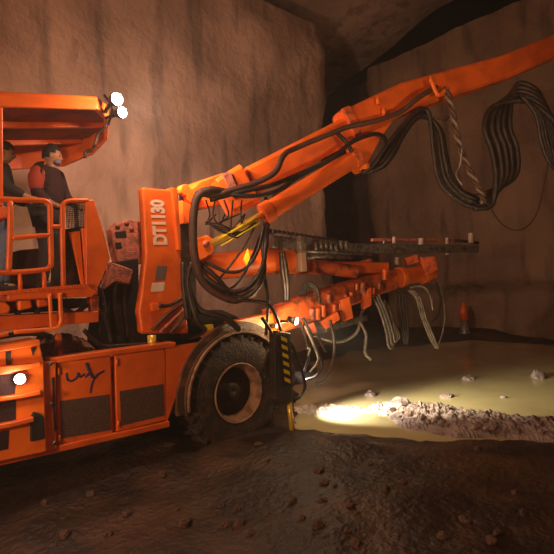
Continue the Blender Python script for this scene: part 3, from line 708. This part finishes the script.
# ---- BOOM 2 (middle) with its feed
b2 = box_sweep([P3(200, 270, 7.2), P3(240, 262, 7.4), P3(330, 268, 8.1), P3(385, 268, 8.5)], [(.36, .34), (.36, .36), (.28, .22), (.26, .2)], orange, 'middle_boom', rig, BOXP, .01)
bm = bmesh.new(); cyl(bm, P3(205, 268, 7.1), P3(292, 258, 7.55), .20, 24); obj('boom_cylinder', bm, orange, b2, True, bevel=.01)
bm = bmesh.new(); box(bm, P3(301, 262, 7.5), (.12, .14, .30)); obj('pale_clamp', bm, mat('pale_dusty_metal', (.6, .38, .28), .6), b2, bevel=.01)
bm = bmesh.new(); cyl(bm, P3(312, 266, 7.7), P3(356, 272, 8.0), .11, 20); obj('feed_cylinder', bm, orange_d, b2, True, bevel=.01)
for q, m_ in (([(244, 260), (248, 249), (251, 263), (247, 266)], yellow), ):
    bm = bmesh.new(); prism(bm, [P3(x, y, 7.0) for x, y in q], Vector((0.02, .05, 0))); obj('reflective_tab', bm, m_, b2)
fd = box_sweep([P3(262, 238, 7.5), P3(350, 249, 8.3), P3(476, 249, 9.6)], [(.16, .20), (.16, .18), (.14, .14)], steel, 'feed_rail', b2, SQP, .01)
box_sweep([P3(268, 232, 7.55), P3(340, 243, 8.3)], [(.12, .08), (.12, .08)], dark, 'feed_chain', b2, SQP, .006)
bm = bmesh.new()
for i in range(16):
    x = 268+i*4.5; box(bm, P3(x, 231+i*.68, 7.5+.05*i), (.05, .1, .07))
obj('hose_chain', bm, hose_m, b2, bevel=.005)
bm = bmesh.new(); cyl(bm, P3(306, 257, 7.7), P3(352, 256, 8.1), .055, 14); cyl(bm, P3(300, 251, 7.6), P3(372, 254, 8.2), .03, 12); obj('drill_steel', bm, steel, b2, True)
dr = obj('rock_drill', sweep(bmesh.new(), [P3(270, 242, 7.35), P3(297, 247, 7.55)], [(.22, .20), (.22, .22)], BOXP), steel, b2, bevel=.01)
bm = bmesh.new(); box(bm, P3(299, 244, 7.5), (.14, .2, .26)); obj('drill_head', bm, mat('pale_steel', (.42, .38, .34), .45, .5, (.15, .1, .08), .8, 14), b2, bevel=.02)
for i in range(7):
    bm = bmesh.new(); p = P3(316+i*5, 246+random.uniform(-2, 3), 7.7+.05*i); cyl(bm, p-CU*.07, p+CU*.07, .035, 8); obj('hose_fitting', bm, steel, b2, True)
box_sweep([P3(372, 240, 8.6), P3(455, 240, 9.5)], [(.07, .055), (.07, .05)], dust, 'upper_drill_rod', b2, BOXP)
pale = mat('pale_water_spray_metal', (.55, .42, .36), .5)
for x, y, s in ((384, 243, .05), (394, 240, .06), (421, 243, .09), (447, 241, .06), (447, 252, .06), (471, 238, .10), (415, 252, .05), (397, 261, .07)):
    bm = bmesh.new(); p = P3(x, y, 8.6+(x-384)*.011); cyl(bm, p-CU*s, p+CU*s, s*.55, 10); obj('rod_guide', bm, pale if s > .055 else steel, b2, True, bevel=.008)
bm = bmesh.new(); cyl(bm, P3(455, 240, 9.45), P3(478, 243, 9.7), .03, 10); obj('drill_bit', bm, dark, b2, True)
# vertical grey hose bundle below boom 2
for i in range(5):
    hose([(280+i, 252, 7.15), (281+i*1.6, 270, 7.1), (284+i*1.2, 290, 7.1), (284+i, 310, 7.1)], .018, hose_g if i % 2 else hose_m, b2)
for i in range(4):
    hose([(301+i*1.5, 306, 7.2), (301+i*1.5, 290, 7.2), (308, 282+i*1.5, 7.2), (317-i*1.2, 288, 7.2), (320-i, 304, 7.2)], .018, hose_m, b2)
# orange parts right of boom 2
for q in ([(358, 262), (372, 258), (374, 268), (360, 275)], [(405, 258), (418, 254), (420, 262), (408, 266)], [(420, 257), (437, 256), (438, 270), (426, 276)]):
    bm = bmesh.new(); prism(bm, [P3(x, y, 8.6) for x, y in q], Vector((.12, .16, 0))); obj('rod_clamp', bm, orange_d, b2, bevel=.02)
# ---- BOOM 3 (low)
b3 = box_sweep([P3(270, 322, 6.9), P3(310, 306, 7.3), P3(370, 286, 8.2), P3(392, 280, 8.5)], [(.34, .36), (.34, .40), (.32, .36), (.3, .3)], orange_d, 'low_boom', rig, BOXP, .012)
bm = bmesh.new(); cyl(bm, P3(384, 280, 8.4), P3(432, 272, 8.9), .15, 24); obj('rotation_head', bm, orange, b3, True, bevel=.012)
for x in (400, 423):
    bm = bmesh.new(); y = 280-(x-384)*.166; cyl(bm, P3(x-2, y+.3, 8.4+(x-384)*.0104), P3(x+3, y-.3, 8.45+(x-384)*.0104), .185, 24); obj('head_flange', bm, orange_b, b3, True, bevel=.012)
rb = random.Random(5)
for i in range(14):
    x = 312+i*5.6; y = 318-(x-312)*.42 + rb.uniform(-12, 2)
    d = 7.15+(x-312)*.0135; s = rb.uniform(.04, .08)
    bm = bmesh.new(); p = P3(x, y, d-.1); cyl(bm, p-CU*s, p+CU*s*1.3, s*.55, 12); obj('valve', bm, orange if i % 3 else dust, b3, True, bevel=.01)
for q, dpt in (([(320, 322), (338, 311), (341, 319), (326, 330)], 7.2), ([(305, 326), (314, 322), (318, 332), (308, 336)], 7.1), ([(340, 300), (350, 296), (354, 318), (344, 322)], 7.4), ([(362, 290), (372, 287), (372, 305), (364, 310)], 7.8)):
    bm = bmesh.new(); prism(bm, [P3(x, y, dpt) for x, y in q], Vector((.1, .14, 0))); obj('side_bracket', bm, orange, b3, bevel=.02)
box_sweep([P3(305, 305, 7.25), P3(345, 289, 7.8), P3(400, 271, 8.6)], [(.08, .05), (.08, .05), (.08, .05)], orange, 'top_flange', b3, SQP)
# low boom feed seen behind
box_sweep([P3(320, 330, 7.5), P3(365, 318, 8.2)], [(.10, .10), (.10, .10)], steel, 'lower_feed', b3, SQP)
def gl(pts, r=.02, m_=None): return hose(pts, r, m_ or hose_g, b3)
for i in range(5):
    gl([(374+i, 298-i, 8.0), (380+i*1.5, 312, 7.95), (386+i*1.6, 332, 7.95), (388+i*1.6, 345-i, 7.95), (392+i, 348-i*2, 8.0), (395+i, 335, 8.0), (390, 312+i, 8.05), (384, 300, 8.1)], .019, hose_g if i % 2 == 0 else hose_m)
gl([(372, 297, 8.0), (362, 312, 7.9), (358, 330, 7.9), (350, 338, 7.9), (336, 342, 7.8), (312, 335, 7.6)], .024)
gl([(360, 322, 7.85), (366, 335, 7.8), (365, 352, 7.8), (371, 360, 7.8)], .026)
for i in range(3):
    gl([(408+i*2, 290, 8.4), (416+i*2, 298, 8.35), (422+i*2, 318, 8.35), (430+i*2, 338, 8.35), (436+i, 348, 8.4)], .02)
gl([(410, 288, 8.4), (422, 286, 8.4), (430, 295, 8.4), (433, 310, 8.4)], .02)
for i in range(4):
    gl([(396+i*3, 292, 8.3), (398+i*3, 312, 8.3), (402+i*2, 330, 8.3), (404+i, 344, 8.35)], .02, hose_m)
gl([(440, 285, 8.8), (444, 305, 8.8), (444, 325, 8.8), (438, 345, 8.8), (434, 340, 8.8)], .014)
gl([(436, 282, 8.7), (440, 300, 8.7), (438, 315, 8.7), (432, 322, 8.7)], .02, hose_m)
# hoses drooping near the jack (lit by lamp)
for q in ([(303, 318), (312, 336), (318, 352), (322, 366), (316, 376), (306, 380)], [(330, 320), (334, 340), (333, 360), (326, 378), (316, 384)], [(300, 322), (306, 340), (309, 355), (304, 372)], [(316, 332), (322, 345), (326, 352)]):
    gl([(x, y, 6.9) for x, y in q], .022, hose_m)
for q in ([(305, 326), (313, 344), (318, 360), (310, 372)], [(307, 348), (310, 350), (308, 356)]):
    gl([(x, y, 6.85) for x, y in q], .016)
# ================================================================== marker by the face
pm = PZ(465, 335.5, 0.05); pm.z = 0; pm.z = ground(pm.x, pm.y)-.02
mk = thing('marker_post', pm, 'short orange and grey marker post standing at the foot of the rock face', 'marker post')
def rlathe(c, prof, n=20):
    bm = bmesh.new(); rings = []
    for i in range(n):
        a = 2*PI*i/n; rings.append([bm.verts.new((c[0]+r*math.cos(a), c[1]+r*math.sin(a), c[2]+z)) for r, z in prof])
    for i in range(n):
        for j in range(len(prof)-1): bm.faces.new((rings[i][j], rings[(i+1) % n][j], rings[(i+1) % n][j+1], rings[i][j+1]))
    return bm
obj('post_base', rlathe(pm, [(.001, 0), (.17, 0), (.16, .04), (.12, .08), (.11, .40), (.001, .40)]), steel, mk, True)
obj('post_top', rlathe(pm, [(.001, .40), (.13, .40), (.12, .72), (.07, .80), (.045, .92), (.001, .93)]), orange, mk, True)
# ================================================================== PEOPLE
def skinned(name, verts, edges, radii, m_, parent, root=0, sub=2):
    me = bpy.data.meshes.new(name); o = bpy.data.objects.new(name, me)
    base = WLOC[parent.name]
    me.from_pydata([Vector(v)-base for v in verts], edges, [])
    C.objects.link(o); WLOC[o.name] = base.copy(); o.parent = parent; o.location = (0, 0, 0)
    me.materials.append(m_)
    md = o.modifiers.new('skin', 'SKIN'); md.use_smooth_shade = True
    for i, r in enumerate(radii):
        s = me.skin_vertices[0].data[i]; s.radius = (r, r) if not isinstance(r, tuple) else r; s.use_root = (i == root)
    sb = o.modifiers.new('sub', 'SUBSURF'); sb.levels = sub; sb.render_levels = sub
    return o
def person(base, facing, J, label, shirt, pants, extra_head=True, lean=0.0):
    """J: joints in local frame (x forward, y left, z up)"""
    t = thing('person', base, label, 'person')
    R = Matrix.Rotation(facing, 3, 'Z')
    W = lambda v: Vector(base) + R @ Vector(v)
    j = {k: W(v) for k, v in J.items()}
    names = ['pelvis', 'belly', 'chest', 'neck', 'head0', 'lsh', 'lel', 'lwr', 'rsh', 'rel', 'rwr', 'lhip', 'lkn', 'lan', 'ltoe', 'rhip', 'rkn', 'ran', 'rtoe', 'lpalm', 'rpalm']
    idx = {n: i for i, n in enumerate(names)}
    ed = [('pelvis', 'belly'), ('belly', 'chest'), ('chest', 'neck'), ('neck', 'head0'), ('chest', 'lsh'), ('lsh', 'lel'), ('lel', 'lwr'), ('lwr', 'lpalm'), ('chest', 'rsh'), ('rsh', 'rel'), ('rel', 'rwr'), ('rwr', 'rpalm'), ('pelvis', 'lhip'), ('lhip', 'lkn'), ('lkn', 'lan'), ('lan', 'ltoe'), ('pelvis', 'rhip'), ('rhip', 'rkn'), ('rkn', 'ran'), ('ran', 'rtoe')]
    rad = dict(pelvis=.13, belly=.125, chest=.145, neck=.055, head0=.06, lsh=.065, rsh=.065, lel=.042, rel=.042, lwr=.028, rwr=.028, lhip=.095, rhip=.095, lkn=.058, rkn=.058, lan=.04, ran=.04, ltoe=.035, rtoe=.035, lpalm=.034, rpalm=.034)
    vs = [j[n] for n in names]; es = [(idx[a], idx[b]) for a, b in ed]; rd = [rad[n] for n in names]
    # fingers: five short chains per hand
    for side in ('l', 'r'):
        wv, pv = j[side+'wr'], j[side+'palm']; dr_ = (pv-wv).normalized(); sd = dr_.cross(U0).normalized(); dn = -sd.cross(dr_)
        if dn.z > 0: dn = -dn
        for f in range(5):
            o_ = (f-1.5)*.021
            if f == 4: a = pv - dr_*.03 + sd*(.035); b = a + sd*.03 + dr_*.02; c = b + dr_*.028 + dn*.01; r_ = .012
            else:
                ln = [.030, .036, .034, .026][f]
                a = pv + dr_*.03 + sd*o_; b = a + dr_*ln + dn*.012; c = b + dr_*ln*.5 + dn*ln*.9; r_ = .0095
            k = len(vs); vs += [a, b, c]; rd += [r_, r_*.95, r_*.8]; es += [(idx[side+'palm'], k), (k, k+1), (k+1, k+2)]
    skinned('body', vs, es, rd, skin, t)
    # head
    hd = j['head']; fwd = (j['look']-hd).normalized(); rt = fwd.cross(U0).normalized(); up = rt.cross(fwd)
    bm = bmesh.new(); bmesh.ops.create_uvsphere(bm, u_segments=28, v_segments=20, radius=1)
    for v in bm.verts:
        x, y, z = v.co   # x forward, y side, z up
        sx, sy, sz = .098, .076, .122
        if z < 0: sy *= 1-.32*(-z)**1.3; sx *= 1-.10*(-z)
        if x < 0 and z < 0: sx *= 1-.22*(-z)
        X, Yy, Z = x*sx, y*sy, z*sz
        if x > 0:
            X += .026*math.exp(-((y*sy/.012)**2+((z+.18)/.16)**2))          # nose
            X += .008*math.exp(-((y*sy/.028)**2+((z+.52)/.07)**2))          # lips
            X += .008*math.exp(-((z+.85)/.12)**2)                            # chin
            X -= .010*math.exp(-(((abs(y*sy)-.032)/.014)**2+((z-.02)/.10)**2))  # eye sockets
            X += .006*math.exp(-((z-.18)/.07)**2)                            # brow
        X += -.0
        v.co = hd + fwd*X + rt*Yy + up*Z
    ho = obj('head', bm, skin, t, True)
    for s in (-1, 1):
        bm = bmesh.new(); bmesh.ops.create_uvsphere(bm, u_segments=12, v_segments=8, radius=1)
        for v in bm.verts: v.co = hd + fwd*(v.co.x*.022-.004) + rt*(s*.075+v.co.y*.010) + up*(v.co.z*.034-.01)
        obj('ear', bm, skin, ho, True)
        bm = bmesh.new(); bmesh.ops.create_uvsphere(bm, u_segments=12, v_segments=8, radius=.0125)
        for v in bm.verts: v.co += hd + fwd*.078 + rt*(s*.032) + up*.003
        obj('eye', bm, mat('eye', (.05, .03, .025), .2), ho, True)
    # hair cap
    bm = bmesh.new(); bmesh.ops.create_uvsphere(bm, u_segments=28, v_segments=20, radius=1)
    dl = [v for v in bm.verts if v.co.z < (-.45 if v.co.x < -.15 else (.05 if v.co.x < .45 else .42))]
    bmesh.ops.delete(bm, geom=dl, context='VERTS')
    for v in bm.verts:
        k = 1.0 + .05*noise.noise(v.co*7)
        v.co = hd + fwd*(v.co.x*.110*k-.004) + rt*(v.co.y*.088*k) + up*(v.co.z*.140*k+.004)
    hr = obj('hair', bm, hair_m, t, True); sd_ = hr.modifiers.new('sol', 'SOLIDIFY'); sd_.thickness = .015
    # clothes
    nm = ['pelvis', 'belly', 'chest', 'ntop', 'lsh', 'lel', 'lcuff', 'rsh', 'rel', 'rcuff']
    jj = dict(j); jj['ntop'] = j['chest'].lerp(j['neck'], .75); jj['lcuff'] = j['lel'].lerp(j['lwr'], .8); jj['rcuff'] = j['rel'].lerp(j['rwr'], .8)
    rr_ = dict(pelvis=.175, belly=.18, chest=.20, ntop=.085, lsh=.10, rsh=.10, lel=.075, rel=.075, lcuff=.045, rcuff=.045)
    ii = {n: i for i, n in enumerate(nm)}
    skinned('shirt', [jj[n] for n in nm], [(ii[a], ii[b]) for a, b in (('pelvis', 'belly'), ('belly', 'chest'), ('chest', 'ntop'), ('chest', 'lsh'), ('lsh', 'lel'), ('lel', 'lcuff'), ('chest', 'rsh'), ('rsh', 'rel'), ('rel', 'rcuff'))], [rr_[n] for n in nm], shirt, t)
    nm = ['pelvis', 'lhip', 'lkn', 'lan', 'rhip', 'rkn', 'ran']; rr_ = dict(pelvis=.14, lhip=.115, rhip=.115, lkn=.08, rkn=.08, lan=.062, ran=.062); ii = {n: i for i, n in enumerate(nm)}
    skinned('trousers', [j[n] for n in nm], [(ii[a], ii[b]) for a, b in (('pelvis', 'lhip'), ('lhip', 'lkn'), ('lkn', 'lan'), ('pelvis', 'rhip'), ('rhip', 'rkn'), ('rkn', 'ran'))], [rr_[n] for n in nm], pants, t)
    for s in 'lr':
        a, tt = j[s+'an'], j[s+'toe']
        bm = bmesh.new(); q = [a+Vector((0, 0, .10)), a+Vector((0, 0, .02)), a.lerp(tt, .25)-Vector((0, 0, .02)), a.lerp(tt, .6)-Vector((0, 0, .015)), tt+(tt-a)*.1]
        sweep(bm, crom(q, 4), [(.055, .055)]*4+[(.055, .06)]*4+[(.052, .05)]*4+[(.05, .035)]*5, circ(12)); obj('boot', bm, hair_m, t, True)
    return t, j, W, (hd, fwd, rt, up)
deckz = PY(40, 291, Y0).z + 0.01
# man on the platform, mid picture
feet = P3(51, 289, 5.7); feet.z = deckz
J = dict(pelvis=(0, 0, .92), belly=(.02, 0, 1.08), chest=(.05, 0, 1.28), neck=(.07, 0, 1.46), head0=(.08, 0, 1.52), head=(.10, 0, 1.58), look=(.60, -.14, 1.53),
         lsh=(.05, .19, 1.38), lel=(.10, .26, 1.12), lwr=(.30, .20, .98), rsh=(.05, -.19, 1.38), rel=(.02, -.25, 1.11), rwr=(.22, -.26, .96), lpalm=(.37, .18, .95), rpalm=(.29, -.25, .93),
         lhip=(0, .10, .88), lkn=(.03, .12, .47), lan=(0, .13, .08), ltoe=(.19, .14, .035), rhip=(0, -.10, .88), rkn=(.03, -.12, .47), ran=(-.02, -.13, .08), rtoe=(.17, -.14, .035))
face = -0.80
J['look'] = (.60, .22, 1.52)
t1, j1, W1, H1 = person(feet, face, J, 'man in a dark maroon shirt with orange shoulder panel standing behind the guard rail', shirt_m, trous)
# orange shoulder panel on the camera-side sleeve
s0, s1 = j1['rsh'], j1['rel']
bm = bmesh.new(); a = s0+Vector((-.03, -.02, .03)); b = s0.lerp(s1, .95); sweep(bm, crom([a, a.lerp(b, .5)+Vector((-.01, -.01, 0)), b], 4), [(.03, .03)]+[(.072, .072)]*2+[(.088, .088)]*3+[(.078, .078)]*2+[(.04, .04)]*1, circ(14)); obj('shoulder_panel', bm, patch, t1, True)
hd, fw_, rt_, up_ = H1
bm = bmesh.new(); bmesh.ops.create_uvsphere(bm, u_segments=20, v_segments=14, radius=1)
bmesh.ops.delete(bm, geom=[v for v in bm.verts if v.co.x < -.1], context='VERTS')
for v in bm.verts: v.co = hd + fw_*(.035+v.co.x*.075) + rt_*(v.co.y*.062) + up_*(-.068+v.co.z*.042)
mk2 = obj('face_mask', bm, mask_m, t1, True); sd_ = mk2.modifiers.new('s', 'SOLIDIFY'); sd_.thickness = .006
# man at the left edge
feet2 = P3(2, 291, 5.45); feet2.z = deckz
J2 = dict(J); J2.update(look=(.6, .0, 1.50), rel=(.12, -.28, 1.14), rwr=(.36, -.30, 1.02), rpalm=(.44, -.30, 1.0), lwr=(.34, .18, 1.0), lpalm=(.41, .17, .98))
t2, j2, W2, H2 = person(feet2, -0.35, J2, 'man in black shirt and blue jeans at the left edge reaching to the rail', shirt_k, jeans)
bm = bmesh.new(); p = j2['rsh'].lerp(j2['rel'], .9)+Vector((-.16, -.08, .10)); cyl(bm, p, p+Vector((.0, .03, .10)), .04, 14); obj('yellow_armband', bm, mat('bright_yellow_fabric', (.9, .75, .05), .5), t2, True)
# ================================================================== LIGHTS
def point(name, loc, col, e, r=.1):
    l = bpy.data.lights.new(name, 'POINT'); l.color = col; l.energy = e; l.shadow_soft_size = r
    o = bpy.data.objects.new(name, l); C.objects.link(o); o.location = loc; return o
def spot(name, loc, to, col, e, ang, blend=.5, r=.05):
    l = bpy.data.lights.new(name, 'SPOT'); l.color = col; l.energy = e; l.spot_size = math.radians(ang); l.spot_blend = blend; l.shadow_soft_size = r
    o = bpy.data.objects.new(name, l); C.objects.link(o); o.location = loc
    o.rotation_euler = (Vector(to)-Vector(loc)).to_track_quat('-Z', 'Y').to_euler(); return o
WARM = (1.0, .60, .34)
# two unseen lamps added as warm fill light, hung outside the view
def added_fill_lamp(loc, e, label):
    t = thing('added_fill_lamp', Vector(loc), label, 'lamp')
    obj('lamp_hood', rlathe(Vector(loc), [(.02, .22), (.06, .2), (.20, .03), (.21, .0), (.19, .0), (.05, .17), (.02, .19)]), dark, t, True)
    bm = bmesh.new(); bmesh.ops.create_uvsphere(bm, u_segments=16, v_segments=10, radius=.09); bmesh.ops.translate(bm, vec=Vector(loc)+Vector((0, 0, .04)), verts=bm.verts)
    obj('bulb', bm, mat('added_fill_bulb', (1, .8, .5), .3, emit=(1, .6, .3), es=15), t, True)
    bm = bmesh.new(); tube(bm, [Vector(loc)+Vector((0, 0, .2)), Vector((loc[0], loc[1], 9.6))], .012, 6, False); obj('lamp_cable', bm, dark, t)
    point('added_fill_light', Vector(loc)+Vector((0, 0, -.12)), WARM, e, .25)
added_fill_lamp((-3.7, 2.0, 2.9), 1050, 'unseen hooded warm lamp added as fill light, hung from the vault behind the viewer, over the near floor')
added_fill_lamp((-1.6, 7.9, 6.4), 420, 'unseen hooded warm lamp added as fill light, hung from the vault over the rear of the rig')
point('canopy_lamp_light', lc+Vector((.22, -.22, -.04)), (1, .68, .48), 120, .06)
spot('canopy_lamp_beam', lc+Vector((.30, .25, .15)), (6.5, 9.0, 3.0), (1, .62, .45), 700, 140, .8, .1)
spot('work_light_beam', wl+Vector((.06, -.09, -.02)), PZ(480, 403), (1, .90, .60), 900, 52, 1.0, .04)
spot('work_light_beam', wl_assumed+Vector((.10, -.02, 0)), PZ(370, 412), (1, .92, .76), 800, 70, 1.0, .05)
# unseen tripod lamp added right of the viewer to brighten the near boom
FL = Vector((2.6, -1.2, 1.9)); ft = thing('added_floodlight', (2.6, -1.2, 0), 'unseen yellow tripod lamp added to brighten the near boom', 'added_floodlight')
bm = bmesh.new()
for a in range(3): tube(bm, [Vector((2.6, -1.2, 1.5)), Vector((2.6+.45*math.cos(a*2.1), -1.2+.45*math.sin(a*2.1), ground(2.6, -1.2)))], .015, 6, False)
tube(bm, [Vector((2.6, -1.2, 1.3)), FL-Vector((0, 0, .1))], .015, 6, False); obj('tripod', bm, yellow, ft)
fdv = (Vector((6.5, 4.0, 4.4))-FL).normalized()
lamp('lamp_housing', FL, fdv, .10, ft, .12, mat('added_flood_glass', (1, .85, .6), .3, emit=(1, .8, .5), es=15))
spot('added_flood_beam', FL+fdv*.06, (6.5, 4.0, 4.5), (1, .66, .40), 480, 46, .8, .12)
point('work_light_glow', wl+Vector((.0, -.14, .04)), (1, .72, .4), 26, .05)
point('work_light_glow', wl2+Vector((0,-.14,0)), (1, .6, .25), 14, .03)
point('marker_lamp_light', lp_marker+Vector((-.03, -.10, 0)), (1, .75, .55), 5, .04)
w = bpy.data.worlds.new('world'); bpy.context.scene.world = w; w.use_nodes = True
w.node_tree.nodes['Background'].inputs[0].default_value = (.35, .17, .10, 1); w.node_tree.nodes['Background'].inputs[1].default_value = 0.05
# haze
vs_ = w.node_tree.nodes.new('ShaderNodeVolumeScatter'); vs_.inputs['Color'].default_value = (1, .9, .82, 1); vs_.inputs['Density'].default_value = 0.0055; vs_.inputs['Anisotropy'].default_value = 0.3
w.node_tree.links.new(vs_.outputs[0], w.node_tree.nodes['World Output'].inputs['Volume'])
sc = bpy.context.scene
sc.view_settings.view_transform = 'Standard'; sc.view_settings.look = 'None'; sc.view_settings.gamma = 1; sc.view_settings.exposure = -0.1
sc.view_settings.use_curve_mapping = False
